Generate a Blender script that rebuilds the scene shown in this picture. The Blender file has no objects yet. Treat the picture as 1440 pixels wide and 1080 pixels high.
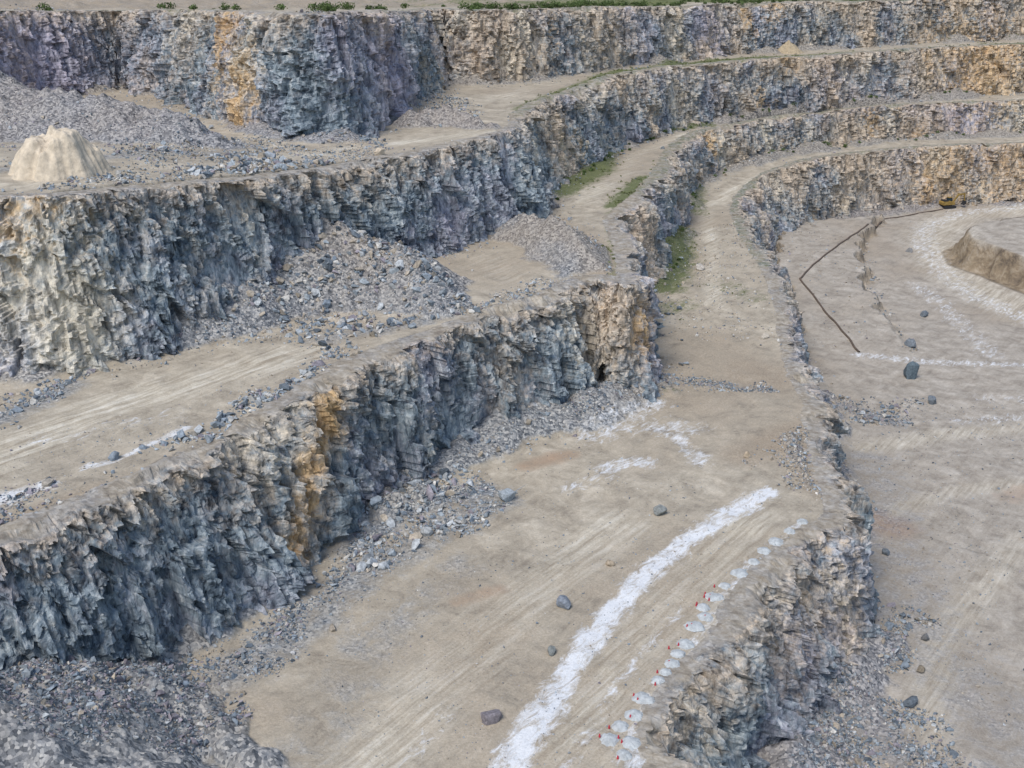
import bpy, bmesh, math, random
import numpy as np
from mathutils import Vector
random.seed(4); rng=np.random.default_rng(7)
F=1544.0; P=math.radians(22.0); CZ=80.0
f32=np.float32
scene=bpy.context.scene
# ---------------------------------------------------------------- survey helper (site coordinates in metres)
def ray(u,v,z):
    a=(u-720)/F; b=(540-v)/F
    dy=math.cos(P)+b*math.sin(P); dz=-math.sin(P)+b*math.cos(P)
    t=(CZ-z)/max(-dz,1e-3)
    return a*t,dy*t
def clip01(x): return np.clip(x,0,1)
def sst(a,b,x):
    t=np.clip((x-a)/(b-a),0,1); return t*t*(3-2*t)
def zl(i,x,y):
    x=np.asarray(x,float); y=np.asarray(y,float)
    if i==0: return 0*x
    if i==1: return 16+3*clip01((y-170)/160)+0*x
    if i==2: return 32-2*clip01((y-230)/100)+0*x
    if i==3: return 48+4*clip01((-25-x)/30)*clip01((200-y)/40)-1.5*clip01((y-290)/50)
    return np.interp(y,[200,250,310,350,400,2000],[68.5,66,63.3,61.6,61,66])+0*x
def site(u,v,i,H=0.0):
    z=[0,17,31,48,65][i]+H
    for k in range(10):
        x,y=ray(u,v,z); z=float(zl(i,x,y))+H
    return x,y
# ---------------------------------------------------------------- numpy noise
def h3(ix,iy,iz,seed=0):
    n=(ix.astype(np.int64)*374761393+iy.astype(np.int64)*668265263+iz.astype(np.int64)*2147483647+seed*1274126177)&0xffffffff
    n=((n^(n>>13))*1274126177)&0xffffffff
    n=((n^(n>>16))*2246822519)&0xffffffff
    return ((n^(n>>15))&0xffffff).astype(f32)/f32(0xffffff)
def vn3(x,y,z,seed=0):
    ix=np.floor(x);iy=np.floor(y);iz=np.floor(z)
    fx=x-ix;fy=y-iy;fz=z-iz
    fx=fx*fx*(3-2*fx);fy=fy*fy*(3-2*fy);fz=fz*fz*(3-2*fz)
    r=0
    for a in (0,1):
        for b in (0,1):
            for c in (0,1):
                r=r+h3(ix+a,iy+b,iz+c,seed)*(fx if a else 1-fx)*(fy if b else 1-fy)*(fz if c else 1-fz)
    return r*2-1
def vn2(x,y,seed=0):
    ix=np.floor(x);iy=np.floor(y); fx=x-ix;fy=y-iy
    fx=fx*fx*(3-2*fx);fy=fy*fy*(3-2*fy); z=0*ix
    return (h3(ix,iy,z,seed)*(1-fx)*(1-fy)+h3(ix+1,iy,z,seed)*fx*(1-fy)+h3(ix,iy+1,z,seed)*(1-fx)*fy+h3(ix+1,iy+1,z,seed)*fx*fy)*2-1
def fbm2(x,y,o=4,seed=0):
    r=0;a=1.0
    for k in range(o):
        r=r+a*vn2(x,y,seed+k); x=x*2.03+11.3;y=y*2.03-7.1;a*=0.5
    return r
def fbm3(x,y,z,o=3,seed=0):
    r=0;a=1.0
    for k in range(o):
        r=r+a*vn3(x,y,z,seed+k); x=x*2.03+11.3;y=y*2.03-7.1;z=z*2.03+3.3;a*=0.5
    return r
def cellv(x,y,z,seed=0,sl=2.0):
    ix=np.floor(x);iy=np.floor(y);iz=np.floor(z)
    best=np.full(x.shape,9e9);val=np.zeros(x.shape)
    for a in (-1,0,1):
        for b in (-1,0,1):
            for c in (-1,0,1):
                X=ix+a;Y=iy+b;Z=iz+c
                dx=X+h3(X,Y,Z,seed+1)-x;dy=Y+h3(X,Y,Z,seed+2)-y;dz=Z+h3(X,Y,Z,seed+3)-z
                d=dx*dx+dy*dy+dz*dz
                m=d<best
                g=h3(X,Y,Z,seed+4)+ (h3(X,Y,Z,seed+5)-.5)*dx*sl+(h3(X,Y,Z,seed+6)-.5)*dz*sl+(h3(X,Y,Z,seed+7)-.5)*dy*sl
                best=np.where(m,d,best);val=np.where(m,g,val)
    return val
# ---------------------------------------------------------------- bench crest lines
C={}
C[1]=[(930,1500,5),(950,1250,5),(955,1100,5),(942,1000,5),(985,945,6),(1030,915,7),(1045,870,8),(1062,830,8),(1100,790,8),(1150,757,7),(1190,735,6),(1182,690,5),(1165,640,4),(1160,590,4),(1150,555,4),(1130,520,4),(1117,470,4),(1110,430,4),(1095,395,4),(1070,350,5),(1045,312,6),(1040,287,7),(1062,257,7),(1110,232,5),(1180,218,4),(1260,209,4),(1350,204,4),(1440,201,4),(1600,196,4),(1900,190,4)]
C[2]=[(-500,900,5),(-150,800,5),(0,755,5.5),(60,735,6),(130,708,6),(230,668,6),(330,618,7),(385,580,5),(450,545,5),(520,502,5),(600,475,5),(700,442,5),(770,425,5),(815,397,4.5),(850,393,4.5),(888,412,4),(892,382,4),(880,345,5),(865,312,6),(885,292,5),(915,270,5),(935,238,4),(945,215,4),(960,196,4),(1000,182,3.5),(1060,170,3.5),(1130,160,3.5),(1200,152,3.5),(1300,145,3.5),(1440,140,3.5),(1600,137,3.5),(1900,134,3.5)]
C[3]=[(-500,265,7),(-200,268,7),(0,276,7),(60,277,7.5),(130,270,7),(230,264,6),(330,256,5),(420,244,5),(470,233,4),(520,224,5),(600,212,6),(680,195,5),(722,185,5),(738,170,4.5),(736,156,5),(790,134,6),(850,110,5),(930,95,4),(1000,89,3.5),(1060,84,3.5),(1180,75,3.5),(1300,67,3.5),(1440,61,3.5),(1600,58,3.5),(1900,54,3.5)]
C[4]=[(-500,20,6),(-200,20,6),(0,15,6),(100,14,6),(180,13,6),(300,16,7),(400,19,6),(480,19,5),(560,15,5),(612,12,5),(660,13,5),(760,12,5),(870,10,4.5),(1000,7,4),(1060,5,4),(1180,2,4),(1300,-1,4),(1440,-5,4),(1600,-8,4),(1900,-12,4)]
CW={}
for i in C:
    pts=[]
    for (u,v,w) in C[i]:
        x,y=site(u,v,i); pts.append((x,y,w))
    if i==1: pts=[(pts[0][0],-60,5)]+pts[1:]
    pts=np.array(pts)
    q=[pts[0]]
    for a,b in zip(pts[:-1],pts[1:]): q+= [a*.75+b*.25,a*.25+b*.75]
    q.append(pts[-1]); CW[i]=np.array(q)
def sdist(i,x,y):
    q=CW[i]; best=np.full(x.shape,1e12,f32)
    for a,b in zip(q[:-1],q[1:]):
        ex,ey=f32(b[0]-a[0]),f32(b[1]-a[1]); L=ex*ex+ey*ey+f32(1e-9)
        px=x-f32(a[0]);py=y-f32(a[1])
        t=np.clip((px*ex+py*ey)/L,0,1); px=px-t*ex;py=py-t*ey
        np.minimum(best,px*px+py*py,out=best)
    poly=[(p[0],p[1]) for p in q]+[(9000,q[-1][1]),(9000,9500),(-9000,9500),(-9000,q[0][1])]
    ins=np.zeros(x.shape,bool)
    n=len(poly)
    for k in range(n):
        x1,y1=poly[k];x2,y2=poly[(k+1)%n]
        if y1==y2: continue
        c=((y1>y)!=(y2>y))&(x<(x2-x1)*(y-y1)/(y2-y1)+x1)
        ins^=c
    d=np.sqrt(best)
    return np.where(ins,d,-d)
def polysd(pts,x,y):
    best=np.full(x.shape,1e12,f32); ins=np.zeros(x.shape,bool); n=len(pts)
    for k in range(n):
        a=pts[k];b=pts[(k+1)%n]
        ex,ey=b[0]-a[0],b[1]-a[1];L=ex*ex+ey*ey+1e-9
        px=x-a[0];py=y-a[1];t=np.clip((px*ex+py*ey)/L,0,1)
        np.minimum(best,(px-t*ex)**2+(py-t*ey)**2,out=best)
        if a[1]!=b[1]:
            ins^=((a[1]>y)!=(b[1]>y))&(x<ex*(y-a[1])/(ey)+a[0])
    d=np.sqrt(best); return np.where(ins,d,-d)
def capd(pts,x,y):
    best=np.full(x.shape,1e12,f32)
    if len(pts)==1: pts=[pts[0],(pts[0][0]+.01,pts[0][1])]
    for a,b in zip(pts[:-1],pts[1:]):
        ex,ey=b[0]-a[0],b[1]-a[1];L=ex*ex+ey*ey+1e-9
        px=x-f32(a[0]);py=y-f32(a[1]);t=np.clip((px*f32(ex)+py*f32(ey))/f32(L),0,1)
        np.minimum(best,(px-t*f32(ex))**2+(py-t*f32(ey))**2,out=best)
    return np.sqrt(best)
# ---------------------------------------------------------------- talus piles (u,v,H) per base level
piles={0:[[(1120,985,4),(1120,1050,6),(1090,1120,7)],[(1185,950,3),(1215,880,2.5)],[(1165,590,2),(1150,545,2.5)]],
 1:[[(-150,850,12),(0,880,7),(70,930,5),(180,950,3.6),(290,1000,2.4),(340,1060,1.5)],[(-60,960,12),(20,1010,9),(80,1070,8),(60,1200,10)],[(780,575,2.5),(850,535,3.5),(890,540,2)],[(500,720,1.4),(590,690,1.4)],[(1130,610,1.2),(1170,700,1.2)]],
 2:[[(110,440,4),(180,415,5.5),(260,372,7.5),(350,335,8.5),(450,305,10),(530,330,7.5),(590,372,5),(640,425,1.5)],[(740,300,4),(790,315,4.5),(835,345,4),(868,388,2.5)]],
 3:[[(575,155,2.5),(625,145,3.6),(655,155,2.8),(690,168,1.5)]],
 4:[]}
pw={}
def dens(W):
    L=[]
    for a,b in zip(W[:-1],W[1:]):
        n=max(1,int(math.dist(a[:2],b[:2])/2.5))
        for k in range(n):
            t=k/n; L.append(tuple(a[j]*(1-t)+b[j]*t for j in range(3)))
    return L+[W[-1]]
for i in piles:
    L=[]
    for pl in piles[i]: L+=dens([(*site(u,v,i,H),H) for u,v,H in pl])
    pw[i]=L
W=[]
for u,d_,H in [(-250,190,12),(0,189,10.5),(70,187,9.5),(150,183,7.5),(230,179,5),(300,177,3),(350,178,1.5)]:
    W.append(((u-720)/F*(d_*math.cos(P)+26*math.sin(P)),d_,H))
pw[3]+=dens(W)
platA=[site(u,v,0,2) for u,v in [(1085,365),(1100,318),(1240,303),(1212,340),(1222,408),(1290,495),(1200,540),(1130,470)]]
platB=[site(u,v,0,7) for u,v in [(1372,312),(1352,322),(1360,334),(1395,345),(1440,362),(1600,420),(1700,330),(1600,290),(1440,302)]]
pxA=site(1200,520,0)[1]; pyA2=site(1200,400,0)[1]
def ground(x,y):
    x=x.astype(f32);y=y.astype(f32)
    und=0.35*fbm2(x*.05,y*.05,3,1)+0.09*fbm2(x*.45,y*.45,3,5)
    h=0*x; rub=0*x
    sA=polysd(platA,x,y); sB=polysd(platB,x,y)
    nA=fbm2(x*.22,y*.22,4,9)
    h=h+2.8*sst(-.6,.8,sA+nA*1.8)*sst(pxA,pyA2,y)
    h=np.maximum(h,7*sst(-2.2,1,sB+fbm2(x*.25,y*.25,4,12)*1.3))
    stepA=sst(-1.6,-.5,sA+nA*1.8)*(1-sst(.3,1,sA+nA*1.8))*sst(pxA,pyA2,y)
    stepB=sst(-4.5,-3,sB)*(1-sst(.5,2,sB))
    prev=np.ones_like(x); ps=np.full_like(x,1e3); S={}
    nl=fbm2(x*.07,y*.07,3,21); nr=fbm2(x*.6,y*.6,3,31)
    for i in (1,2,3,4):
        s=sdist(i,x,y); S[i]=s
        w=4.5
        e=-s-w+nr*.8
        A=np.clip(1.0+1.9*nl,0.15,3.6)*(0.7 if i==1 else 1)
        tal=np.clip(A*(1-e/(2.0*A+.5)),0,A*1.1)
        h=h+tal*(1+.15*nr); rub=np.maximum(rub,sst(0,.8,tal)*.8+0.25*sst(8,1,e))
        hp=np.full(x.shape,-99,f32)
        for (a,b,H) in pw[i-1]:
            np.maximum(hp,f32(H)-f32(.62)*np.sqrt((x-f32(a))**2+(y-f32(b))**2),out=hp)
        base=zl(i-1,x,y).astype(f32)
        hp=hp+nr*.35+fbm2(x*.15,y*.15,3,77)*.9
        hp=np.minimum(hp,(ps-3.2)*.7)
        m=(hp>0)*prev
        h=np.where((base+hp>h)&(m>.5),base+hp,h); rub=np.maximum(rub,sst(-.5,.7,hp)*prev)
        t=sst(1.5,2.3,s); h=h*(1-t)+zl(i,x,y).astype(f32)*t; rub=rub*(1-t)
        prev=t; ps=s
    s4=S[4]; h=h+sst(25,400,s4)*12*(1+.5*fbm2(x*.006,y*.006,3,3))+sst(3,30,s4)*1.0*fbm2(x*.12,y*.12,3,8)
    h=h+und+rub*nr*.15
    return h,rub,S,(stepA,stepB)
# ---------------------------------------------------------------- painted zones
paint=[ # channel, level, pts, radius, strength
('white',1,[(700,1110),(735,1045),(770,1000),(803,940),(845,880),(903,812),(953,768),(1013,728),(1080,690)],2.5,1.0),
('white',1,[(690,1080),(740,1010),(790,950)],1.2,.7),('white',1,[(860,860),(930,790),(1000,745),(1070,712)],1.0,.65),
('white',1,[(800,1080),(870,960),(960,850)],1.2,.4),('white',1,[(560,1080),(640,1000)],2,.3),
('white',1,[(850,660),(905,648)],3.2,.65),('white',1,[(835,612),(880,590)],5,.55),('white',1,[(900,600),(960,600)],6,.5),('white',1,[(955,615),(985,648)],2.8,.65),('white',1,[(930,565),(890,580)],3.5,.55),('white',1,[(800,685),(860,670)],2.4,.5),
('white',1,[(945,960),(890,1070)],3,.6),('white',1,[(1140,735),(1050,800),(960,920)],2.2,.45),
('white',2,[(-30,715),(0,702),(60,682)],2.4,.85),('white',2,[(120,655),(160,645)],1.5,.65),('white',2,[(180,635),(230,615),(260,600)],1.3,.75),('white',2,[(60,620),(250,580)],3,.3),
('white',0,[(1210,500),(1300,508),(1440,515),(1550,518)],3,.6),('white',0,[(1500,285),(1350,300),(1300,320),(1300,350),(1335,390),(1380,420),(1500,470)],7,.48),
('white',0,[(1350,590),(1460,588)],4,.42),('white',0,[(1395,500),(1330,430),(1290,400)],5,.42),('white',0,[(1380,560),(1440,565)],4,.35),
('track',1,[(760,1100),(850,960),(950,840),(1060,730)],5,1),('track',1,[(500,1100),(620,960),(760,830),(870,740)],6,.8),('track',1,[(830,1100),(920,960),(1030,830)],2,.8),
('track',2,[(-50,665),(0,640),(150,570),(300,530),(450,492)],6,1),('track',2,[(690,370),(720,400)],6,.5),
('track',3,[(360,222),(500,207),(690,184)],4,1),('track',3,[(0,262),(150,258)],4,.5),('track',1,[(1005,430),(1000,340),(990,290),(1060,252),(1150,224),(1440,198),(1600,194)],3,.9),
('track',2,[(820,285),(870,250),(893,215),(960,190),(1100,166),(1440,137),(1600,133)],3.5,.9),('track',3,[(690,140),(760,120)],5,.8),
('track',0,[(1500,290),(1350,303),(1310,330),(1330,380),(1440,440)],12,.9),('track',0,[(1220,630),(1330,610),(1460,600)],4,.6),('track',0,[(1250,720),(1350,690),(1460,680)],3,.5),('track',0,[(1300,1080),(1320,900),(1440,760)],4,.5),
('grass',2,[(785,272),(840,240),(848,208)],7,1.1),('grass',2,[(865,292),(908,250)],4,1.0),('grass',1,[(930,405),(950,360),(940,320)],8,1.0),('grass',1,[(985,265),(980,300)],4,.6),('grass',1,[(905,440),(960,430)],6,.55),('grass',1,[(1020,400),(1060,420)],6,.4),
('grass',3,[(740,152),(800,126),(870,101),(1000,86),(1200,73),(1440,60)],4.5,1.1),('grass',4,[(620,10),(900,4),(1440,-5),(1600,-8)],12,1.1),('grass',1,[(880,548),(950,548)],2,.35),
('grass',2,[(900,190),(1000,176)],3,.8),('grass',2,[(868,300),(880,400)],4,.6),('grass',2,[(1000,182),(1200,153)],2.5,.5),
('red',0,[(1200,720),(1260,745)],6,.7),('red',1,[(740,655),(800,640)],2.8,.6),('red',1,[(640,850),(700,830)],1.8,.45),('red',0,[(1420,700),(1440,690)],4,.4),
('grey',1,[(300,960),(420,880),(520,800),(700,700)],6,.6),('grey',1,[(500,770),(560,720),(680,690)],4,.8),('grey',1,[(900,530),(1080,545)],2.5,.55),('grey',1,[(420,1080),(520,900),(650,800)],7,.35),
('grey',0,[(1180,570),(1260,595)],4,.6),('grey',0,[(1120,1010),(1200,1000),(1300,1080)],6,.6),('grey',1,[(1000,900),(900,1070)],3,.4),
('grey',0,[(1215,650),(1300,900),(1440,1050)],12,.38),
('grey',3,[(-50,240),(60,235),(330,215)],5,.55),('grey',2,[(450,480),(640,440)],4,.55),('grey',2,[(0,590),(100,540)],4,.6),
('brown',1,[(960,560),(1000,480),(1060,520)],14,.6),('brown',2,[(760,310),(870,390)],8,.9),('brown',1,[(1040,640),(1140,600),(1160,690)],5,.6),('brown',2,[(0,735),(250,650),(400,565)],3,.6)]
pworld=[(c,l,[site(u,v,l) for u,v in pts],r,s) for c,l,pts,r,s in paint]
def masks(x,y,S,lvl):
    ch={k:np.zeros(x.shape,f32) for k in ('white','track','grass','red','grey','brown')}
    for c,l,pts,r,s in pworld:
        xs=[p[0] for p in pts];ys=[p[1] for p in pts]
        sel=np.where((x>min(xs)-r)&(x<max(xs)+r)&(y>min(ys)-r)&(y<max(ys)+r)&(lvl==l))[0]
        if len(sel)==0: continue
        d=capd(pts,x[sel],y[sel])
        ch[c][sel]=np.maximum(ch[c][sel],s*(1-sst(r*.1,r,d)))
    return ch
def level_of(S):
    l=np.zeros(S[1].shape,np.int32)
    for i in (1,2,3,4): l[S[i]>0]=i
    return l
blobs=[(170,80,60,6,'o',.8),(195,130,55,6,'o',.8),(330,60,62,7,'o',.8),(345,150,52,6,'o',.9),(265,40,65,6,'o',.7),(320,110,57,7,'c',.9),(230,100,58,9,'n',.9),(380,120,56,5,'c',.6),(200,60,62,5,'c',.7),(370,70,60,5,'o',.7),(250,150,54,8,'n',.9),(300,60,60,10,'n',.7),(160,140,55,7,'n',.8),(290,120,56,4,'o',.7),
(1105,40,55,7,'o',.8),(700,60,57,16,'n',.9),(800,50,56,18,'n',.9),(690,50,58,4,'o',.7),(760,50,56,4,'o',.6),(850,45,55,6,'o',.7),(940,50,54,8,'c',.5),(1220,40,54,12,'n',.6),(1400,30,53,14,'n',.6),(1000,45,54,12,'p',.7),
(300,150,53,10,'p',.5),(520,90,58,18,'p',.8),(60,60,60,20,'p',.9),
(62,302,49,3.5,'o',.9),(20,340,46,4,'o',.9),(75,335,46,3,'o',.8),(55,375,43,6,'c',1),(95,450,38,6,'c',.9),(20,430,39,6,'c',.8),(150,430,38,4,'c',.7),(0,380,42,6,'c',.7),(30,310,48,5,'n',.7),
(740,210,43,5,'c',.6),(790,190,41,10,'n',.8),(830,170,40,8,'c',.6),(650,300,38,9,'p',.3),(880,140,40,9,'n',.7),(1380,95,39,22,'o',.55),(1380,95,39,22,'n',.8),(1300,100,39,14,'n',.8),(1150,110,39,12,'p',.6),(1010,125,39,8,'n',.5),(1440,80,42,18,'o',.5),
(390,600,29,5,'c',.4),(330,650,29,6,'n',.5),(895,470,24,3.5,'o',.7),(860,450,27,6,'n',.9),(830,480,24,5,'c',.3),(700,520,24,6,'n',.4),(800,440,27,6,'n',.6),
(990,212,25,6,'o',.7),(1020,215,24,6,'c',.6),(1350,165,25,18,'p',.7),(1200,180,25,14,'n',.5),(1440,165,25,12,'c',.5),(870,350,24,11,'n',.9),(925,280,24,7,'n',.7),(940,250,25,6,'p',.4),
(1050,900,10,6,'n',.7),(1100,840,10,6,'n',.7),(1140,800,9,5,'o',.45),(1195,880,5,4,'n',.7),(1170,830,9,4,'c',.4),(1110,930,6,5,'p',.6),(1080,870,10,4,'c',.4),
(1120,255,10,7,'o',.6),(1200,245,10,18,'n',.9),(1300,240,10,20,'n',.9),(1330,250,9,14,'o',.4),(1420,240,10,20,'o',.35),(1420,240,10,20,'n',.8),(1070,320,8,7,'p',.6),(1120,450,8,12,'n',.6)]
bw=[(*ray(u,v,z),z,r,c,s) for u,v,z,r,c,s in blobs]
for k in range(13):   # iron-stained seam down the lower wall
    t=k/12; u=462-66*t+4*math.sin(k*1.9); v=566+232*t; z=30.5-13.5*t
    bw.append((*ray(u,v,z),z,1.7,'o',.95)); bw.append((*ray(u,v,z),z,2.6,'n',1))
def tints(x,y,z):
    ch={k:np.zeros(x.shape,f32) for k in 'ocpn'}
    for X,Y,Z,r,c,s in bw:
        d2=((x-X)**2+(y-Y)**2+((z-Z)*.6)**2)/(r*r)
        ch[c]=np.maximum(ch[c],(s*np.exp(-d2*.9)).astype(f32))
    return ch
# ---------------------------------------------------------------- mesh helpers
def grid_mesh(name,V,nr,nc,colA,colB,smooth,mat,flip=False):
    me=bpy.data.meshes.new(name)
    idx=np.arange(nr*nc).reshape(nr,nc)
    q=np.stack([idx[:-1,:-1],idx[:-1,1:],idx[1:,1:],idx[1:,:-1]],-1).reshape(-1,4)
    if flip: q=q[:,::-1]
    me.vertices.add(len(V)); me.vertices.foreach_set('co',V.astype(f32).ravel())
    me.loops.add(q.size); me.loops.foreach_set('vertex_index',q.ravel().astype(np.int32))
    me.polygons.add(len(q)); me.polygons.foreach_set('loop_start',np.arange(0,q.size,4,dtype=np.int32))
    try: me.polygons.foreach_set('loop_total',np.full(len(q),4,dtype=np.int32))
    except Exception: pass
    me.update(calc_edges=True)
    me.polygons.foreach_set('use_smooth',np.full(len(q),smooth,dtype=bool))
    for nm,c in (('maskA',colA),('maskB',colB)):
        at=me.attributes.new(nm,'FLOAT_COLOR','POINT'); at.data.foreach_set('color',c.astype(f32).ravel())
    me.materials.append(mat)
    ob=bpy.data.objects.new(name,me); scene.collection.objects.link(ob); return ob
def tri_mesh(name,V,T,mat,rc=None):
    me=bpy.data.meshes.new(name)
    me.vertices.add(len(V)); me.vertices.foreach_set('co',V.astype(f32).ravel())
    me.loops.add(T.size); me.loops.foreach_set('vertex_index',T.ravel().astype(np.int32))
    me.polygons.add(len(T)); k=T.shape[1]
    me.polygons.foreach_set('loop_start',np.arange(0,T.size,k,dtype=np.int32))
    try: me.polygons.foreach_set('loop_total',np.full(len(T),k,dtype=np.int32))
    except Exception: pass
    me.update(calc_edges=True)
    me.polygons.foreach_set('use_smooth',np.zeros(len(T),dtype=bool))
    if rc is not None:
        at=me.attributes.new('rc','FLOAT_COLOR','POINT'); at.data.foreach_set('color',rc.astype(f32).ravel())
    me.materials.append(mat)
    ob=bpy.data.objects.new(name,me); scene.collection.objects.link(ob); return ob
# ---------------------------------------------------------------- material toolkit
class NT:
    def __init__(s,name):
        s.mat=bpy.data.materials.new(name); s.mat.use_nodes=True; s.t=s.mat.node_tree; s.n=s.t.nodes; s.l=s.t.links
        s.b=s.n['Principled BSDF']; s.b.inputs['Roughness'].default_value=.9
        s.b.inputs['Specular IOR Level'].default_value=.2
    def put(s,sock,v):
        if isinstance(v,bpy.types.NodeSocket): s.l.new(v,sock)
        elif isinstance(v,(int,float)): sock.default_value=v
        else: sock.default_value=tuple(v)+((1,) if len(v)==3 and sock.type=='RGBA' else ())
    def math(s,op,a,b=0,c=0,clamp=False):
        n=s.n.new('ShaderNodeMath'); n.operation=op; n.use_clamp=clamp
        s.put(n.inputs[0],a); s.put(n.inputs[1],b); s.put(n.inputs[2],c); return n.outputs[0]
    def add(s,*a):
        r=a[0]
        for k in a[1:]: r=s.math('ADD',r,k)
        return r
    def mul(s,a,b): return s.math('MULTIPLY',a,b)
    def vmath(s,op,a,b,out=0):
        n=s.n.new('ShaderNodeVectorMath'); n.operation=op; s.put(n.inputs[0],a); s.put(n.inputs[1],b)
        return n.outputs['Value'] if op=='DOT_PRODUCT' else n.outputs[0]
    def mix(s,f,a,b,mode='MIX'):
        n=s.n.new('ShaderNodeMix'); n.data_type='RGBA'; n.blend_type=mode; n.clamp_factor=True
        s.put(n.inputs[0],f); s.put(n.inputs[6],a); s.put(n.inputs[7],b); return n.outputs[2]
    def noise(s,co,sc,det=4,ro=.6,dist=0):
        n=s.n.new('ShaderNodeTexNoise'); s.l.new(co,n.inputs['Vector']); n.inputs['Scale'].default_value=sc; n.inputs['Detail'].default_value=det
        n.inputs['Roughness'].default_value=ro; n.inputs['Distortion'].default_value=dist; return n.outputs['Fac']
    def facets(s,co,sc):
        # broken rock: every voronoi block is a randomly tilted plane
        n=s.n.new('ShaderNodeTexVoronoi'); s.l.new(co,n.inputs['Vector']); n.inputs['Scale'].default_value=sc
        d=s.vmath('SUBTRACT',co,n.outputs['Position']); c=s.vmath('SUBTRACT',n.outputs['Color'],(.5,.5,.5))
        return s.vmath('DOT_PRODUCT',d,c), s.sep(n.outputs['Color'])[0]
    def mapping(s,co,sc,rot=(0,0,0)):
        n=s.n.new('ShaderNodeMapping'); s.l.new(co,n.inputs[0]); n.inputs['Scale'].default_value=sc; n.inputs['Rotation'].default_value=rot; return n.outputs[0]
    def ramp(s,f,stops):
        n=s.n.new('ShaderNodeValToRGB'); s.put(n.inputs[0],f); e=n.color_ramp.elements
        while len(e)<len(stops): e.new(.5)
        for k,(p,c) in enumerate(stops): e[k].position=p; e[k].color=tuple(c)+(1,)
        return n.outputs[0]
    def sep(s,c):
        n=s.n.new('ShaderNodeSeparateColor'); s.l.new(c,n.inputs[0]); return n.outputs
    def attr(s,name):
        n=s.n.new('ShaderNodeAttribute'); n.attribute_name=name; return n
    def bump(s,h,dist=1,st=1):
        n=s.n.new('ShaderNodeBump'); s.put(n.inputs['Height'],h); n.inputs['Distance'].default_value=dist; n.inputs['Strength'].default_value=st
        s.l.new(n.outputs[0],s.b.inputs['Normal'])
    def m(s,att,nn,g=1.7,k=1.4,o=-.25):
        x=s.add(s.mul(att,g),s.mul(s.math('SUBTRACT',nn,.5),k),o)
        return s.math('MULTIPLY',s.math('MULTIPLY',x,1,clamp=True),s.math('MULTIPLY',att,5,clamp=True),clamp=True)
    def inputs(s):
        A=s.attr('maskA'); B=s.attr('maskB'); a=s.sep(A.outputs['Color']); b=s.sep(B.outputs['Color'])
        return a[0],a[1],a[2],A.outputs['Alpha'],b[0],b[1],b[2],B.outputs['Alpha']
GRAMP=[(.37,(.25,.215,.17)),(.45,(.37,.32,.25)),(.53,(.47,.41,.32)),(.64,(.64,.57,.46))]
def cliff_material():
    s=NT('fractured_rock'); pos=s.n.new('ShaderNodeNewGeometry').outputs['Position']
    white,grass,rub,cliff,och,cream,purp,brown=s.inputs()
    n2=s.noise(pos,.8,5,.7)
    cm=s.mapping(pos,(1,1,.34),(0.2,.4,.2)); cm2=s.mapping(pos,(1,1,.6),(0.5,-.5,.6))
    nc=s.noise(cm,.75,7,.74,.5)
    f1,c1=s.facets(cm,.75); f2,c2=s.facets(cm2,2.3)
    val=s.add(s.mul(nc,.86),s.mul(c1,.07),s.mul(c2,.10),-.02)
    ccol=s.ramp(val,[(.35,(.045,.06,.078)),(.43,(.145,.185,.22)),(.51,(.255,.31,.35)),(.58,(.39,.445,.475)),(.67,(.66,.70,.705))])
    tex=s.mul(s.add(val,-.30),3.6)
    def lay(col,f,tint,lo,hi):
        return s.mix(f,col,s.mix(1,tint,s.ramp(tex,[(0,(lo,)*3),(1,(hi,)*3)]),'MULTIPLY'))
    ccol=lay(ccol,s.mul(s.m(purp,n2,1.4,1.4,-.1),.75),(.36,.32,.385),.25,1.75)
    ccol=lay(ccol,s.mul(s.m(brown,n2,1.5,2.6,-.1),.82),(.45,.36,.265),.3,1.7)
    ccol=lay(ccol,s.mul(s.m(cream,n2,1.6,2.6,-.2),.85),(.64,.585,.48),.4,1.45)
    ccol=lay(ccol,s.mul(s.m(och,n2,1.7,3.4,-.35),.8),(.50,.33,.155),.4,1.6)
    g=s.ramp(n2,[(.34,(.24,.205,.165)),(.5,(.38,.33,.26)),(.66,(.57,.51,.42))])
    g=s.mix(s.m(grass,nc,1.9,3.6,-.4),g,(.13,.155,.055))
    g=s.mix(s.m(rub,n2,1.5,2.4,-.2),g,s.ramp(c2,[(0,(.16,.16,.17)),(1,(.48,.465,.44))]))
    s.l.new(s.mix(cliff,g,ccol),s.b.inputs['Base Color'])
    h=s.add(s.mul(f1,.62),s.mul(f2,.66),s.mul(nc,.52))
    s.bump(s.mul(h,s.add(.3,s.mul(cliff,.7))),1,1)
    return s.mat
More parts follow.
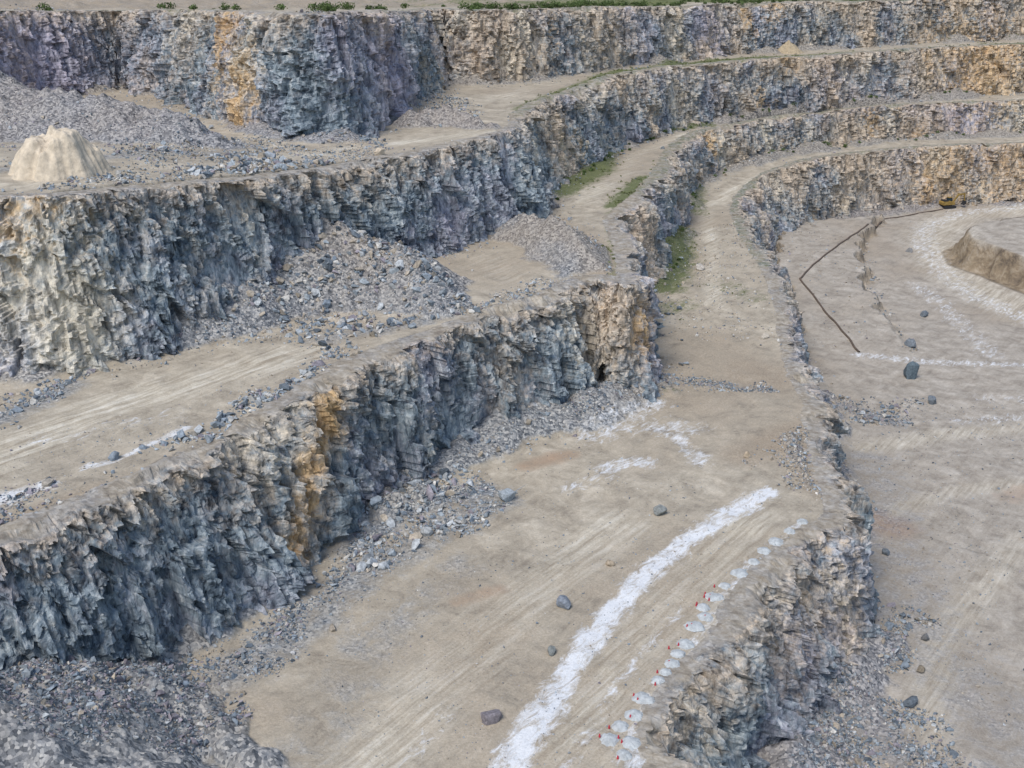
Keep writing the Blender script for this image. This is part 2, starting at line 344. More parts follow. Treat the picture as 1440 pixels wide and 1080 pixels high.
def ground_material():
    s=NT('quarry_dirt'); pos=s.n.new('ShaderNodeNewGeometry').outputs['Position']
    white,grass,rub,step,red,track,purp,brown=s.inputs()
    n2=s.noise(pos,.28,8,.74,.4); n3=s.noise(pos,4,4,.75)
    along=s.mapping(s.mapping(pos,(1,1,1),(0,0,math.radians(38))),(1,.07,1))
    strk=s.noise(along,1.5,5,.68,.15)
    gv=s.add(s.mul(n2,.64),s.mul(strk,.14),s.mul(n3,.22))
    g=s.ramp(gv,GRAMP)
    g=s.mix(s.mul(s.m(purp,n2,1.2,1,-.1),.75),g,s.ramp(gv,[(.37,(.24,.215,.19)),(.46,(.33,.295,.262)),(.54,(.43,.39,.345)),(.64,(.57,.525,.47))]))
    tv=s.add(s.mul(strk,.62),s.mul(n3,.2),s.mul(n2,.18))
    g=s.mix(s.mul(track,.8),g,s.ramp(tv,[(.38,(.33,.275,.205)),(.46,(.46,.40,.31)),(.53,(.60,.54,.43)),(.61,(.76,.71,.61))]))
    g=s.mix(s.mul(s.m(brown,n2,1.4,2.6,-.2),.7),g,s.ramp(n3,[(.3,(.22,.17,.12)),(.7,(.46,.375,.28))]))
    g=s.mix(s.mul(s.m(red,n2,1.4,2.4,-.2),.7),g,(.36,.22,.135))
    f1,c1=s.facets(pos,3.4)
    rc=s.ramp(s.add(s.mul(c1,.55),s.mul(n3,.45)),[(.2,(.12,.135,.15)),(.5,(.26,.275,.29)),(.8,(.50,.50,.485))])
    rc=s.mix(s.mul(s.m(brown,n2,1.4,1,0),.6),rc,s.ramp(c1,[(0,(.22,.175,.13)),(1,(.52,.44,.34))]))
    rc=s.mix(s.mul(purp,.35),rc,s.ramp(c1,[(0,(.15,.14,.165)),(1,(.41,.38,.42))]))
    rm=s.m(rub,n2,1.7,3.2,-.4)
    g=s.mix(rm,g,rc)
    g=s.mix(s.mul(step,.8),g,s.ramp(n2,[(.35,(.13,.10,.075)),(.5,(.36,.27,.17)),(.65,(.56,.46,.34))]))
    wn=s.noise(s.mapping(s.mapping(pos,(1,1,1),(0,0,math.radians(38))),(1,.4,1)),1.1,6,.78,.6)
    g=s.mix(s.mul(s.m(grass,wn,1.7,4.5,-.45),.9),g,s.ramp(n3,[(.3,(.06,.08,.028)),(.55,(.135,.16,.06)),(.75,(.26,.26,.13))]))
    g=s.mix(s.mul(s.m(white,wn,1.6,5.6,-.6),.92),g,s.ramp(n3,[(.3,(.68,.70,.72)),(.7,(.87,.88,.89))]))
    s.l.new(g,s.b.inputs['Base Color'])
    h=s.add(s.mul(n2,.20),s.mul(n3,.07),s.mul(strk,.06),s.mul(rm,s.mul(s.add(f1,s.mul(c1,.10)),.8)),s.mul(step,s.mul(n2,1.5)))
    s.bump(h,1,1)
    return s.mat
CLIFF=cliff_material(); SITE=ground_material()
def rock_material(name='broken_rock'):
    s=NT(name); A=s.attr('rc'); pos=s.n.new('ShaderNodeNewGeometry').outputs['Position']
    n=s.noise(pos,3,3,.7); f=s.ramp(n,[(.3,(.6,.6,.6)),(.7,(1.35,1.35,1.35))])
    s.l.new(s.mix(1,A.outputs['Color'],f,'MULTIPLY'),s.b.inputs['Base Color'])
    return s.mat
ROCK=rock_material()
def plain(name,c,rough=.8,var=.25,sc=3,metal=0,bd=.05):
    s=NT(name); pos=s.n.new('ShaderNodeNewGeometry').outputs['Position']
    n=s.noise(pos,sc,5,.65); lo=tuple(k*(1-var) for k in c); hi=tuple(min(1,k*(1+var)) for k in c)
    s.l.new(s.ramp(n,[(.3,lo),(.7,hi)]),s.b.inputs['Base Color']); s.b.inputs['Roughness'].default_value=rough; s.b.inputs['Metallic'].default_value=metal
    s.bump(n,bd,.6); return s.mat
# ---------------------------------------------------------------- ground sheet
az=np.radians(np.linspace(-41,41,1250))
r=np.concatenate([np.exp(np.linspace(math.log(42),math.log(520),960)),np.exp(np.linspace(math.log(524),math.log(7000),70))])
R,AZ=np.meshgrid(r,az,indexing='ij')
gx=(R*np.sin(AZ)).ravel();gy=(R*np.cos(AZ)).ravel()
gz,rub,S,(stA,stB)=ground(gx,gy)
lvl=level_of(S); ch=masks(gx,gy,S,lvl)
beyond=sst(4,25,S[4])
nz=fbm2(gx.astype(f32)*.05,gy.astype(f32)*.05,3,61)
rubm=np.clip(np.maximum(rub,ch['grey'])+beyond*.35,0,1)
purp=np.where(lvl==0,.7,0)+np.where(lvl==3,.6,0)*sst(260,200,gy)*rub+ (lvl==1)*sst(20,-10,gx+50)*.9*rub+(lvl==2)*.2*rub
brown=np.clip(ch['brown']+beyond*.9+rub*np.where(gy>200,.7,.2)+.5*(lvl<4)*clip01(nz+.1),0,1)
grs=np.clip(ch['grass']+beyond*.9*clip01(.5+nz)*sst(-80,20,gx),0,1.2)
cA=np.stack([ch['white'],grs,rubm,np.maximum(stA*.6,stB)],1)
cB=np.stack([ch['red'],ch['track'],purp,brown],1)
grid_mesh('quarry_ground',np.stack([gx,gy,gz],1),len(r),len(az),cA,cB,True,SITE,flip=True)
# ---------------------------------------------------------------- bench walls
def resample(q,dsf):
    seg=np.hypot(*(q[1:,:2]-q[:-1,:2]).T); cum=np.concatenate([[0],np.cumsum(seg)])
    out=[0.0]
    while out[-1]<cum[-1]:
        k=np.searchsorted(cum,out[-1],'right')-1; k=min(k,len(q)-1); d=math.hypot(q[k][0],q[k][1])
        out.append(out[-1]+max(.17,min(.7,d*dsf)))
    out=np.array(out[:-1]); return np.stack([np.interp(out,cum,q[:,j]) for j in range(3)],1),out
wall_toe={}
for i in (1,2,3,4):
    q=CW[i]; q=q[(np.hypot(q[:,0],q[:,1])<900)&(q[:,1]>20)]
    pts,arc=resample(q,.0018)
    k=30
    T=np.gradient(pts[:,:2],axis=0); pad=np.pad(T,((k,k),(0,0)),'edge'); ker=np.hanning(2*k+1);ker/=ker.sum()
    T=np.stack([np.convolve(pad[:,j],ker,'valid') for j in (0,1)],1); T/=np.linalg.norm(T,axis=1)[:,None]
    N=np.stack([T[:,1],-T[:,0]],1)
    inner=[(-5,-.6),(-4.2,-.25),(-3.4,-.06),(-2.7,.02),(-2.1,.06),(-1.6,.08),(-1.1,.08),(-.6,.05),(-.25,.0)]
    NF=86; tf=np.linspace(0,1,NF)
    rows=[(o,z,0,0) for o,z in inner]+[(0,0,t,1) for t in tf]
    nr=len(rows); nc=len(pts)
    X=np.zeros((nr,nc));Y=np.zeros((nr,nc));Z=np.zeros((nr,nc));TT=np.zeros((nr,nc));FA=np.zeros((nr,nc))
    zt=zl(i,pts[:,0],pts[:,1]); 
    for rI,(o,z,t,fa) in enumerate(rows):
        if not fa:
            X[rI]=pts[:,0]+N[:,0]*o;Y[rI]=pts[:,1]+N[:,1]*o;Z[rI]=zt+z;TT[rI]=0; FA[rI]=sst(-5,0,np.full(nc,o))
        else:
            off=pts[:,2]*(t**.85)
            X[rI]=pts[:,0]+N[:,0]*off;Y[rI]=pts[:,1]+N[:,1]*off
            zb=zl(i-1,X[rI],Y[rI])-1.5
            Z[rI]=(zt-.1)*(1-t)+zb*t; TT[rI]=t; FA[rI]=1
    x=X.ravel();y=Y.ravel();z=Z.ravel()
    ca,sa=math.cos(.35),math.sin(.35)
    xr=x*ca+z*.35*sa; zr=-x*sa*.35+z*ca
    big=fbm3(x*.07,y*.07,z*.03,2,41)*1.6
    mid=fbm3(xr*.2,y*.2,zr*.07,2,51)*.7
    bl1=(cellv(xr*.26,y*.26,zr*.12,70)-.5)*2.0
    bl2=(cellv(xr*.62+y*.3,y*.62,zr*.28,80)-.5)*1.0
    bl3=(cellv(xr*1.6,y*1.6+zr*.4,zr*.9,90)-.5)*.48
    fine=fbm3(xr*1.8,y*1.8,zr*1.3,2,99)*.06
    und=0.35*fbm2(x*.05,y*.05,3,1)+0.09*fbm2(x*.45,y*.45,3,5)
    topf=np.clip(TT.ravel()/.03,0,1)
    D=np.clip(big,-.6,2)+(mid+bl1)*(.55+.45*topf)+(bl2+bl3+fine)*(.4+.6*topf)
    D=np.clip(D+.3,-1.1,4)*FA.ravel()
    NX=np.tile(N[:,0],nr);NY=np.tile(N[:,1],nr)
    x2=x+NX*D;y2=y+NY*D
    z2=z+und*(1-TT.ravel())+ (bl2*.3+bl3*.6+fine)*np.where(TT.ravel()>0,.5*topf,.12*sst(0,.5,FA.ravel()))
    z2-= np.clip(vn3(x*.22,y*.22,z*0,123)-.15,0,1)*1.6*sst(.75,1,FA.ravel())*np.clip(1-TT.ravel()*3,0,1)
    ct=tints(x2,y2,z2); t=TT.ravel()
    edge=fbm2(x*.35,y*.35,3,222)
    face=np.where(FA.ravel()>=1,1.0,sst(.93,1.0,FA.ravel()+edge*.06))
    nn=fbm3(x*.1,y*.1,z*.06,3,131)
    far=clip01((y-230)/80)
    br=np.maximum(ct['n'],np.clip(.55*np.exp(-t*6)-.0+.28*far+.4*nn*(.4+far),0,.85))
    cr=np.maximum(ct['c'],np.clip(.40*fbm3(x*.17,y*.17,z*.03,2,141)-.08+.1*far,0,.55))
    oc=np.maximum(ct['o'],np.clip(.8*fbm3(x*.12,y*.12,z*.03,2,151)-.33,0,.5)*(.5+.6*far))
    pu=np.maximum(ct['p'],np.clip(.12-.38*nn,0,.55))
    flat=FA.ravel()<1
    cA=np.stack([0*t,np.where(flat&(y>220),.3+.4*clip01(edge),0)+0*t,np.where(flat,.3+.2*edge,0),face],1)
    cB=np.stack([oc*face,cr*face,pu,np.where(flat,.45+.3*far,br)],1)
    grid_mesh('rock_face' ,np.stack([x2,y2,z2],1),nr,nc,cA,cB,False,CLIFF,flip=True)
    wall_toe[i]=(pts,N,arc)
# ---------------------------------------------------------------- rock templates
def rock_template(seed,n=11):
    rd=random.Random(seed); bm=bmesh.new()
    sx,sy,sz=1,rd.uniform(.55,.95),rd.uniform(.35,.7)
    for k in range(n):
        v=Vector((rd.gauss(0,1),rd.gauss(0,1),rd.gauss(0,1))).normalized()*rd.uniform(.8,1)
        bm.verts.new((v.x*sx,v.y*sy,v.z*sz))
    res=bmesh.ops.convex_hull(bm,input=bm.verts)
    bmesh.ops.delete(bm,geom=[g for g in res['geom_interior'] if isinstance(g,bmesh.types.BMVert)],context='VERTS')
    bmesh.ops.recalc_face_normals(bm,faces=bm.faces)
    bmesh.ops.triangulate(bm,faces=bm.faces)
    bm.verts.ensure_lookup_table(); bm.verts.index_update()
    V=np.array([v.co[:] for v in bm.verts]);T=np.array([[v.index for v in f.verts] for f in bm.faces]); bm.free(); return V,T
TPL=[rock_template(s,random.choice([8,9,10,12])) for s in range(14)]
pal=np.array([(.20,.235,.27),(.29,.325,.35),(.135,.16,.185),(.39,.41,.42),(.38,.33,.265),(.28,.255,.28),(.51,.49,.45)])
def build_rocks(name,x,y,size,palw,sink=.2):
    z,_,_,_=ground(x,y); n=len(x)
    t=rng.integers(0,len(TPL),n); VV=[];TT=[];CC=[];base=0
    ci=rng.choice(len(pal),n,p=np.array(palw)/sum(palw)); col=pal[ci]*rng.uniform(.7,1.3,(n,1))
    for k in range(len(TPL)):
        sel=np.where(t==k)[0]; V,T=TPL[k]; m=len(sel)
        if m==0: continue
        a=rng.uniform(0,2*math.pi,m);b=rng.normal(0,.5,m);c=rng.normal(0,.5,m)
        ca,sa,cb,sb,cc,sc=np.cos(a),np.sin(a),np.cos(b),np.sin(b),np.cos(c),np.sin(c)
        X=V[None,:,0];Yv=V[None,:,1];Zv=V[None,:,2]
        Y1=Yv*cb[:,None]-Zv*sb[:,None];Z1=Yv*sb[:,None]+Zv*cb[:,None]
        X1=X*cc[:,None]+Z1*sc[:,None];Z1=-X*sc[:,None]+Z1*cc[:,None]
        X2=X1*ca[:,None]-Y1*sa[:,None];Y2=X1*sa[:,None]+Y1*ca[:,None]
        s=size[sel][:,None]
        P3=np.stack([X2*s+x[sel][:,None],Y2*s+y[sel][:,None],Z1*s+(z[sel]+size[sel]*sink)[:,None]],-1).reshape(-1,3)
        TT.append((T[None]+(base+np.arange(m)*len(V))[:,None,None]).reshape(-1,3)); base+=m*len(V)
        VV.append(P3); CC.append(np.repeat(np.concatenate([col[sel],np.ones((m,1))],1),len(V),0))
    return tri_mesh(name,np.concatenate(VV),np.concatenate(TT),ROCK,np.concatenate(CC))
def psize(n,lo,hi,a=2.2):
    u=rng.random(n); return lo*(1-u*(1-(lo/hi)**a))**(-1/a)
def poly_pts(px,l,n,H=0):
    P_=[site(u,v,l,H) for u,v in px]; xs=np.array([p[0] for p in P_]);ys=np.array([p[1] for p in P_])
    X=rng.uniform(xs.min(),xs.max(),n*5);Y=rng.uniform(ys.min(),ys.max(),n*5)
    e=polysd(P_,X,Y)+2.5*fbm2(X*.2,Y*.2,2,15)
    cl=fbm2(X*.3,Y*.3,2,33)
    m=(e>0)&(rng.random(len(X))<sst(0,2.5,e)*np.clip(.6+.7*cl,.12,1)); X=X[m][:n];Y=Y[m][:n]; return X,Y
zones=[([(130,500),(180,400),(330,330),(460,290),(560,330),(680,430),(500,490),(300,490)],2,7000,.12,.7,[3,3,2,2.5,3.5,1.5,1.5]),
([(250,460),(330,380),(560,350),(680,440),(500,490)],2,900,.45,1.2,[3,4,1.5,3,3,1,1.5]),
([(-60,860),(90,880),(200,910),(350,960),(390,1000),(310,1100),(-80,1150)],1,9000,.1,.65,[2,1.5,3,1,1,3,.4]),
([(200,930),(350,880),(500,790),(480,850),(380,1010),(280,960)],1,2600,.1,.6,[3,3,3,1,1,1,.3]),
([(485,700),(640,660),(745,690),(640,765),(520,820),(460,790)],1,2200,.15,1.3,[3,4,1,5,1,1,3]),
([(760,590),(840,520),(880,530),(920,545),(840,600)],1,1100,.12,.5,[3,3,3,2,1,1,1]),
([(880,520),(1080,530),(1100,550),(900,548)],1,800,.12,.5,[3,3,3,2,1,1,1]),
([(-50,95),(120,110),(250,170),(350,210),(100,235),(-50,240)],3,3800,.12,.6,[2,2,2.5,1.5,1,5,.5]),
([(590,130),(640,130),(700,170),(600,180)],3,600,.2,.8,[1,2,1,2,3,1,1]),
([(680,320),(760,290),(820,310),(900,420),(860,400),(780,340)],2,1600,.13,.6,[1,1,1,1,5,1,1]),
([(430,520),(560,470),(700,440),(800,400),(780,380),(640,430),(480,490)],2,2200,.13,.8,[3,3,1,3,3,1,2]),
([(1085,980),(1200,950),(1300,1000),(1440,1100),(1100,1150)],0,3800,.12,.7,[3,3,3,2,1.5,1,1]),
([(1200,830),(1340,880),(1310,930),(1240,960)],0,700,.15,.9,[2,2,3,1,3,1,1]),
([(1150,550),(1300,560),(1280,600),(1180,600)],0,800,.15,.9,[2,2,3,1,2,1,1]),
([(1040,640),(1130,590),(1170,640),(1180,720),(1100,680)],1,1100,.12,.6,[1,1,1,1,4,1,1]),
([(-20,560),(130,520),(60,570),(0,610)],2,900,.15,.8,[3,3,1,3,1,1,2]),
([(200,620),(300,575),(480,500),(500,512),(330,600),(230,640)],2,1600,.2,1.3,[3,4,1,4,1,1,2]),
([(0,268),(200,240),(440,220),(440,236),(200,262)],3,1300,.2,.9,[2,2,1,4,2,1,3]),
([(500,220),(700,188),(720,196),(600,214)],3,300,.2,.7,[1,1,1,2,4,1,2]),
([(920,480),(1100,480),(1060,300),(960,330)],1,1100,.12,.5,[1,1,1,1,4,1,3]),
([(380,1100),(500,800),(800,620),(1080,700),(900,1100)],1,2200,.05,.25,[2,2,2,1,2,1,1]),
([(-20,760),(-20,640),(450,490),(500,510),(250,660)],2,1000,.05,.25,[2,2,1,1,2,1,1]),
([(1190,560),(1440,560),(1440,1080),(1250,900)],0,2000,.07,.38,[2,2,2,1,3,1,1]),
([(1205,335),(1225,335),(1235,405),(1300,495),(1270,500),(1215,410)],0,500,.2,.8,[2,2,3,1,2,1,1]),
([(1100,330),(1220,330),(1280,490),(1150,490)],0,350,.15,.5,[1,1,1,1,4,1,1])]
allz={}
for px,l,n,lo,hi,w in zones:
    X,Y=poly_pts(px,l,n); S_=psize(len(X),lo,hi)
    allz.setdefault(tuple(w),[]).append((X,Y,S_))
for i in (1,2,3,4):
    pts,N,arc=wall_toe[i]; m={1:3400,2:4600,3:4600,4:3000}[i]
    k=rng.integers(0,len(pts),m); cl=vn2(arc[k]*.06,arc[k]*0+i*7,5)
    keep=rng.random(m)<np.clip(.35+.8*cl,.08,1); k=k[keep]
    off=pts[k,2]+.3+rng.exponential(2.0,len(k))
    X=pts[k,0]+N[k,0]*off+rng.normal(0,.6,len(k));Y=pts[k,1]+N[k,1]*off+rng.normal(0,.6,len(k))
    allz.setdefault((2,2,1.5,2,2.5,1,1),[]).append((X,Y,psize(len(k),.12,.9)))
    k=rng.integers(0,len(pts),1300); k=k[vn2(arc[k]*.08,arc[k]*0+i*9,6)>-.1]
    off=-rng.gamma(2,.8,len(k))-.3
    X=pts[k,0]+N[k,0]*off;Y=pts[k,1]+N[k,1]*off
    allz.setdefault((1.5,2,1,2.5,2.5,1,1),[]).append((X,Y,psize(len(k),.1,.5)))
for w,L in allz.items():
    X=np.concatenate([a[0] for a in L]);Y=np.concatenate([a[1] for a in L]);S_=np.concatenate([a[2] for a in L])
    m=(np.hypot(X,Y)>45)&(Y>20)&(np.hypot(X,Y)<520); build_rocks('rock_rubble',X[m],Y[m],S_[m],w)
# ---------------------------------------------------------------- boulders
def gz1(x,y): return float(ground(np.array([x,x]),np.array([y,y]))[0][0])
def boulder(u,v,l,size,seed,tone=(.2,.22,.25),flat=.8):
    x,y=site(u,v,l); rd=random.Random(seed); bm=bmesh.new()
    for k in range(16):
        q=Vector((rd.gauss(0,1),rd.gauss(0,1),rd.gauss(0,1))).normalized()*rd.uniform(.82,1); bm.verts.new((q.x,q.y*.8,q.z*flat))
    res=bmesh.ops.convex_hull(bm,input=bm.verts)
    bmesh.ops.delete(bm,geom=[g for g in res['geom_interior'] if isinstance(g,bmesh.types.BMVert)],context='VERTS')
    bmesh.ops.bevel(bm,geom=list(bm.edges),offset=.05,segments=1,affect='EDGES')
    bmesh.ops.triangulate(bm,faces=bm.faces); bmesh.ops.subdivide_edges(bm,edges=bm.edges,cuts=1)
    me=bpy.data.meshes.new('boulder')
    for vv in bm.verts: vv.co*=1+rd.uniform(-.03,.03)
    bm.to_mesh(me); bm.free()
    at=me.attributes.new('rc','FLOAT_COLOR','POINT')
    for d in at.data: d.color=(*[min(1,c*1.15) for c in tone],1)
    me.materials.append(ROCK); ob=bpy.data.objects.new('boulder',me); scene.collection.objects.link(ob)
    ob.scale=(size,)*3; ob.rotation_euler=(rd.uniform(-.2,.2),rd.uniform(-.2,.2),rd.uniform(0,6)); ob.location=(x,y,gz1(x,y)+size*flat*.45); return ob
for k,(u,v,l,sz,tn) in enumerate([(793,852,1,1.15,(.2,.22,.25)),(775,918,1,.7,(.2,.21,.2)),(690,1014,1,1.2,(.2,.18,.19)),(928,722,1,1.15,(.22,.23,.22)),(858,794,1,.65,(.33,.27,.2)),(712,702,1,1.4,(.3,.33,.35)),(560,690,1,.9,(.36,.37,.37)),(600,752,1,1.0,(.32,.33,.33)),
 (1278,988,0,1.2,(.12,.14,.16)),(1300,898,0,.8,(.15,.15,.15)),(1295,942,0,.7,(.2,.17,.13)),(1245,780,0,.8,(.15,.17,.19)),(1310,566,0,1.4,(.15,.17,.19)),(1280,488,0,1.6,(.15,.17,.19)),(160,642,2,.8,(.2,.23,.26)),(68,680,2,.7,(.3,.27,.23)),(1215,905,0,.8,(.14,.15,.17)),(1300,442,0,1.3,(.14,.16,.18)),(340,915,1,.5,(.3,.3,.3)),(412,915,1,.35,(.4,.4,.4)),(1050,640,1,.7,(.35,.28,.2)),(1075,475,1,1,(.4,.36,.3)),(985,378,1,1.4,(.4,.37,.33)),(540,352,2,1.2,(.5,.42,.32)),(392,378,2,1.2,(.28,.31,.34)),(420,472,2,.9,(.35,.38,.4)),(1278,355,0,1.3,(.2,.2,.2)),(1070,375,1,1.2,(.4,.36,.3))]):
    boulder(u,v,l,sz,100+k,tn)
b=boulder(1280,530,0,1.9,555,(.10,.13,.15),1.15); b.scale=(2.0,1.9,2.6)
# ---------------------------------------------------------------- sand pile & gravel pile
def pile(name,u,v,l,rad,h,flat,col,seed,sx=1.0,pw_=.9):
    cx,cy=site(u,v,l); n=220;m=90; a=np.linspace(0,2*math.pi,n+1)[:-1]; V=[]
    z0=gz1(cx,cy)
    for j in range(m+1):
        t=j/m
        rn=1+.14*vn2(np.cos(a)*1.5+seed,np.sin(a)*1.5,seed)+.09*vn2(np.cos(a)*4+seed,np.sin(a)*4,seed+1)*(t)+.03*vn2(np.cos(a)*12,np.sin(a)*12+t*3,seed+2)
        rr=rad*t*rn; X=rr*np.cos(a)*sx;Y=rr*np.sin(a)
        fl=flat*(1+.3*vn2(np.cos(a)*1.8+9,np.sin(a)*1.8,seed+8))
        e_=np.clip((t-fl)/(1-fl),0,1)
        hz=h*(1-e_**pw_)*(1+.2*vn2(X*.4+seed,Y*.4,seed+4)+.1*vn2(X*1.1+seed,Y*1.1,seed+6))-.4*t
        hz=hz+.28*fbm2(X*.9,Y*.9,3,seed+5)
        V.append(np.stack([X+cx,Y+cy,hz+z0],1))
    V=np.concatenate(V); idx=np.arange((m+1)*n).reshape(m+1,n); nx=np.roll(idx,-1,1)
    Q=np.stack([idx[:-1],idx[1:],nx[1:],nx[:-1]],-1).reshape(-1,4)
    o=tri_mesh(name,V,Q,plain(name+'_material',col,.95,.25,1.0,0,.4)); 
    o.data.polygons.foreach_set('use_smooth',np.ones(len(Q),dtype=bool)); return o
pile('sand_pile',82,240,3,6.0,4.6,.5,(.62,.53,.41),3,1.05,1.5)
pile('gravel_pile',1108,73,3,5,3.6,.02,(.42,.34,.23),5)
# ---------------------------------------------------------------- drill cuttings with red markers
cones=[(1138,733),(1120,747),(1101,761),(1084,774),(1070,789),(1050,805),(1030,822),(1012,838),(1000,853),(1003,866),(985,880),(975,903),(965,918),(957,932),(990,880),(938,957),(915,981),(925,985),(905,1005),(885,1020),(900,1045),(890,1062),(870,1040),(930,1000),(1020,838),(948,945)]
V=[];T=[];base=0;caps=[]
for k,(u,v) in enumerate(cones):
    x,y=site(u,v,1); x-=.8; z=gz1(x,y)+.1; n=20; r0=random.uniform(.65,1.0)
    V.append((x,y,z+.24)); 
    for ring,(rr,hh) in enumerate(((.35,.2),(.7,.1),(1.0,-.12))):
        for j in range(n):
            a=2*math.pi*j/n; q=r0*rr*random.uniform(.86,1.14); V.append((x+q*math.cos(a),y+q*math.sin(a),z+hh+random.uniform(-.015,.015)))
    for j in range(n):
        j2=(j+1)%n; T.append((base,base+1+j,base+1+j2,base+1+j2))
        for g in (0,1):
            T.append((base+1+g*n+j,base+1+(g+1)*n+j,base+1+(g+1)*n+j2,base+1+g*n+j2))
    base+=1+3*n; caps.append((x+random.uniform(-1,-.5),y+random.uniform(-.4,.4),z))
me=bpy.data.meshes.new('drill_cuttings'); me.from_pydata([tuple(v) for v in V],[],[tuple(dict.fromkeys(t)) for t in T])
me.materials.append(plain('rock_dust',(.47,.49,.49),.95,.3,2)); dc=bpy.data.objects.new('drill_cuttings',me); scene.collection.objects.link(dc)
bm=bmesh.new()
for k,(x,y,z) in enumerate(caps):
    if k<6: continue
    for q in range(random.choice([1,1,2])):
        r_=bmesh.ops.create_cone(bm,cap_ends=True,segments=8,radius1=.10,radius2=.06,depth=.3)
        dx,dy=random.uniform(-.5,.5),random.uniform(-.5,.5)
        for v in r_['verts']: v.co+=Vector((x+dx,y+dy,z+.12))
me=bpy.data.meshes.new('blast_hole_marker'); bm.to_mesh(me); bm.free(); me.materials.append(plain('red_plastic',(.5,.05,.07),.5,.1))
o=bpy.data.objects.new('markers',me); scene.collection.objects.link(o); o.parent=dc
# ---------------------------------------------------------------- pipeline on pit floor
def tube(name,path,rad,mat,seg=8):
    P_=[]
    for (x1,y1),(x2,y2) in zip(path[:-1],path[1:]):
        n=max(2,int(math.dist((x1,y1),(x2,y2))/1.0))
        for k in range(n): t=k/n; P_.append((x1+(x2-x1)*t,y1+(y2-y1)*t))
    P_.append(path[-1]); X=np.array([p[0] for p in P_]);Y=np.array([p[1] for p in P_]); X=X+fbm2(X*.1,Y*.1,2,5)*.5
    Z=ground(X,Y)[0]; Z=np.convolve(np.pad(Z,4,'edge'),np.ones(9)/9,'valid')+rad*.4
    dx=np.gradient(X);dy=np.gradient(Y);L=np.hypot(dx,dy);nx=-dy/L;ny=dx/L; V=[]
    for j in range(seg):
        a=2*math.pi*j/seg; V.append(np.stack([X+nx*rad*math.cos(a),Y+ny*rad*math.cos(a),Z+rad*math.sin(a)],1))
    V=np.stack(V,1).reshape(-1,3); n=len(X); idx=np.arange(n*seg).reshape(n,seg); nxt=np.roll(idx,-1,1)
    Q=np.stack([idx[:-1],idx[1:],nxt[1:],nxt[:-1]],-1).reshape(-1,4); return tri_mesh(name,V,Q,mat)
PIPE=plain('rusty_pipe',(.13,.10,.08),.8,.3,1)
tube('pipeline',[site(1245,303,0,2),site(1185,345,0,2),site(1122,396,0,2),site(1165,445,0,1.5),site(1208,494,0,.5)],.24,PIPE)
tube('pipeline',[site(1245,303,0,1),site(1290,301,0),site(1325,296,0)],.22,PIPE)
# ---------------------------------------------------------------- excavator
YEL=plain('yellow_paint',(.30,.20,.06),.6,.35,2); BLK=plain('dark_steel',(.035,.035,.038),.6,.3,4); GLS=plain('cab_glass',(.03,.045,.055),.12,.1)
def prism(name,outline,width,mat,parent,yoff=0,bev=.05):
    bm=bmesh.new(); a=[bm.verts.new((p[0],yoff-width/2,p[1])) for p in outline]; b=[bm.verts.new((p[0],yoff+width/2,p[1])) for p in outline]
    bm.faces.new(a); bm.faces.new(b[::-1]); n=len(a)
    for k in range(n): bm.faces.new((a[k],b[k],b[(k+1)%n],a[(k+1)%n]))
    bmesh.ops.recalc_face_normals(bm,faces=bm.faces)
    if bev: bmesh.ops.bevel(bm,geom=list(bm.edges),offset=bev,segments=2,affect='EDGES')
    me=bpy.data.meshes.new(name); bm.to_mesh(me); bm.free(); me.materials.append(mat); o=bpy.data.objects.new(name,me); scene.collection.objects.link(o); o.parent=parent; return o
ex=bpy.data.objects.new('excavator',None); scene.collection.objects.link(ex)
trk=[(-1.9,0),(1.9,0),(2.3,.35),(2.3,.65),(1.95,.95),(-1.95,.95),(-2.3,.65),(-2.3,.35)]
prism('track_left',trk,.6,BLK,ex,1.15);prism('track_right',trk,.6,BLK,ex,-1.15)
prism('undercarriage',[(-1,.4),(1,.4),(1,1.1),(-1,1.1)],1.6,BLK,ex,0)
prism('house',[(-2.5,1.15),(1.7,1.15),(1.7,1.9),(.3,2.3),(-2.3,2.3),(-2.6,1.9)],2.6,YEL,ex,0)
prism('engine_cover',[(-2.2,2.3),(-.6,2.3),(-.7,2.65),(-2.1,2.65)],2.2,BLK,ex,0)
prism('cab',[(.1,1.9),(1.75,1.9),(1.6,3.1),(.2,3.15)],1.0,GLS,ex,.78);prism('cab_roof',[(.1,3.15),(1.65,3.12),(1.6,3.25),(.15,3.28)],1.1,YEL,ex,.78,.02)
prism('boom',[(1.2,1.6),(1.6,1.4),(3.4,3.9),(5.4,4.1),(5.5,4.5),(3.2,4.4)],.45,YEL,ex,-.2)
prism('stick',[(5.1,4.7),(5.6,4.5),(6.0,2.0),(5.7,1.9)],.35,YEL,ex,-.2)
prism('bucket',[(5.5,2.1),(6.2,2.0),(6.3,1.2),(5.6,.7),(4.8,.9),(5.3,1.4)],1.1,BLK,ex,-.2)
x,y=site(1332,294,0); ex.location=(x,y,gz1(x,y)); ex.rotation_euler=(0,0,math.radians(15))
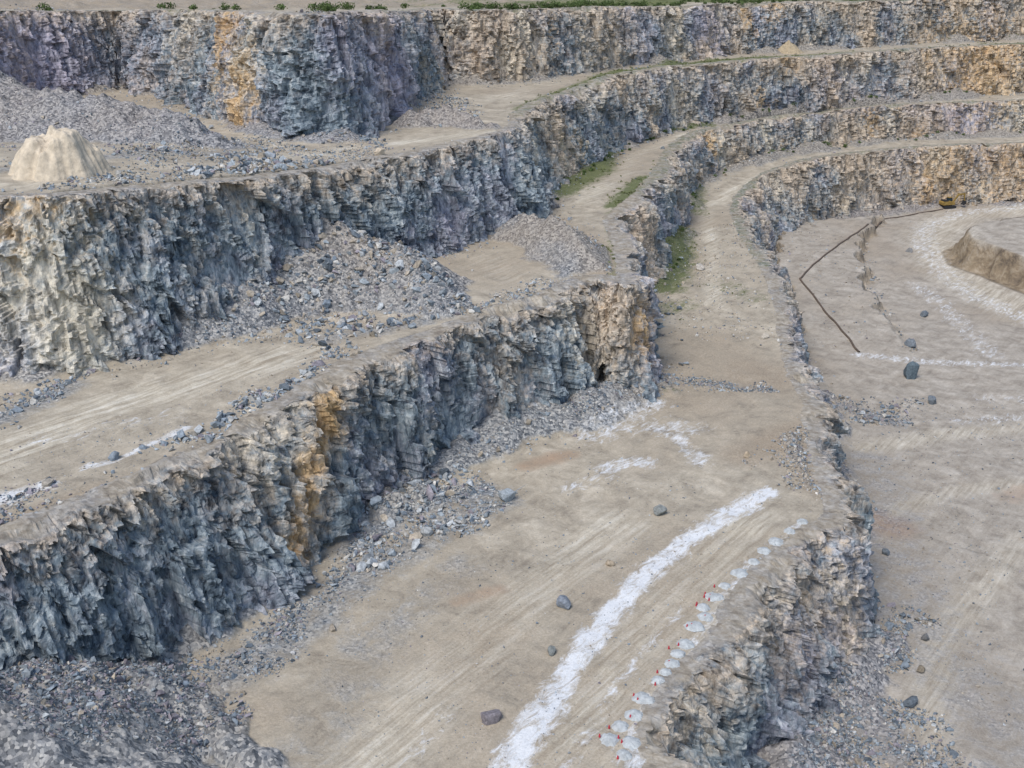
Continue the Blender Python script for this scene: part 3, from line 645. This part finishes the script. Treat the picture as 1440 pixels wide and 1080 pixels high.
# ---------------------------------------------------------------- grass tufts and shrubs
def leaf_cloud(name,centers,mat):
    V=[]
    for (x,y,z,rr,h,c,lf) in centers:
        n=int(c); d=rng.normal(0,1,(n,3)); d/=np.linalg.norm(d,axis=1)[:,None]; rad=rng.random(n)**.45
        lump=1+.35*vn3(d[:,0]*1.8+x,d[:,1]*1.8+y,d[:,2]*1.8,7)
        p=d*(rad*lump)[:,None]*np.array([rr,rr,h*.55]); p+=np.array([x,y,z+h*.45])
        a=rng.normal(0,1,(n,3));a/=np.linalg.norm(a,axis=1)[:,None]; b_=np.cross(a,rng.normal(0,1,(n,3)));b_/=np.linalg.norm(b_,axis=1)[:,None]
        s=lf*rng.uniform(.6,1.4,n)[:,None]
        V.append(np.stack([p-a*s,p-b_*s*.5,p+a*s,p+b_*s*.5],1).reshape(-1,3))
    V=np.concatenate(V); return tri_mesh(name,V,np.arange(len(V)).reshape(-1,4),mat)
GR=plain('grass_blades',(.15,.17,.07),.9,.5,.4); SH=plain('shrub_leaves',(.09,.13,.045),.9,.55,.5)
def near_paint(ch_,n):
    L=[p for p in pworld if p[0]==ch_]; X=[];Y=[]
    for c,l,pts,r_,s in L:
        for a,b in zip(pts[:-1],pts[1:]):
            d=min(math.dist(a,b),300); m=int(n*d*r_*s); t=rng.random(m); 
            X.append(a[0]+(b[0]-a[0])*t+rng.normal(0,r_*.45,m));Y.append(a[1]+(b[1]-a[1])*t+rng.normal(0,r_*.45,m))
    return np.concatenate(X),np.concatenate(Y)
X,Y=near_paint('grass',.5); k=vn2(X*.25,Y*.25,3)>0; X=X[k];Y=Y[k]; Z=ground(X,Y)[0]
leaf_cloud('grass_tufts',[(a,b,c,random.uniform(.2,.7),random.uniform(.2,.45),10,.17) for a,b,c in zip(X,Y,Z)],GR)
cen=[]
pts,N,arc=wall_toe[4]
for k in range(750):
    j=random.randrange(len(pts)); 
    if pts[j,0]<-15 and random.random()<.88: continue
    off=-random.expovariate(.2)-.4; x=pts[j,0]+N[j,0]*off;y=pts[j,1]+N[j,1]*off; s=random.uniform(.4,1.6)
    cen.append((x,y,gz1(x,y),s,s*1.2,int(60+90*s),.22))
for i in (2,3):
    pts,N,arc=wall_toe[i]
    for k in range(280):
        j=random.randrange(len(pts))
        if pts[j,1]<215: continue
        off=random.choice([-1,-2,-.4,pts[j,2]+1,pts[j,2]+2]); x=pts[j,0]+N[j,0]*off;y=pts[j,1]+N[j,1]*off; s=random.uniform(.3,.9)
        cen.append((x,y,gz1(x,y),s,s*1.2,60,.2))
leaf_cloud('shrubs',cen,SH)
# ---------------------------------------------------------------- camera, sun, sky
cam=bpy.data.cameras.new('camera'); cam.sensor_width=36; cam.lens=36*F/1440; cam.clip_end=20000; cam.clip_start=.5
co=bpy.data.objects.new('camera',cam); scene.collection.objects.link(co); co.location=(0,0,CZ); co.rotation_euler=(math.radians(90)-P,0,0); scene.camera=co
el=math.radians(56); azs=math.radians(-145)
d=Vector((math.sin(azs)*math.cos(el),math.cos(azs)*math.cos(el),math.sin(el)))
su=bpy.data.lights.new('sun','SUN'); su.energy=2.7; su.angle=math.radians(28); su.color=(1,.96,.9)
so=bpy.data.objects.new('sun',su); scene.collection.objects.link(so); so.rotation_euler=(-d).to_track_quat('-Z','Y').to_euler()
w=bpy.data.worlds.new('World'); scene.world=w; w.use_nodes=True; nt=w.node_tree
sky=nt.nodes.new('ShaderNodeTexSky'); sky.sky_type='NISHITA'; sky.sun_disc=False; sky.sun_elevation=el; sky.sun_rotation=azs
nt.links.new(sky.outputs[0],nt.nodes['Background'].inputs[0]); nt.nodes['Background'].inputs[1].default_value=.15
scene.view_settings.view_transform='Standard'; scene.view_settings.look='None'; scene.view_settings.exposure=0
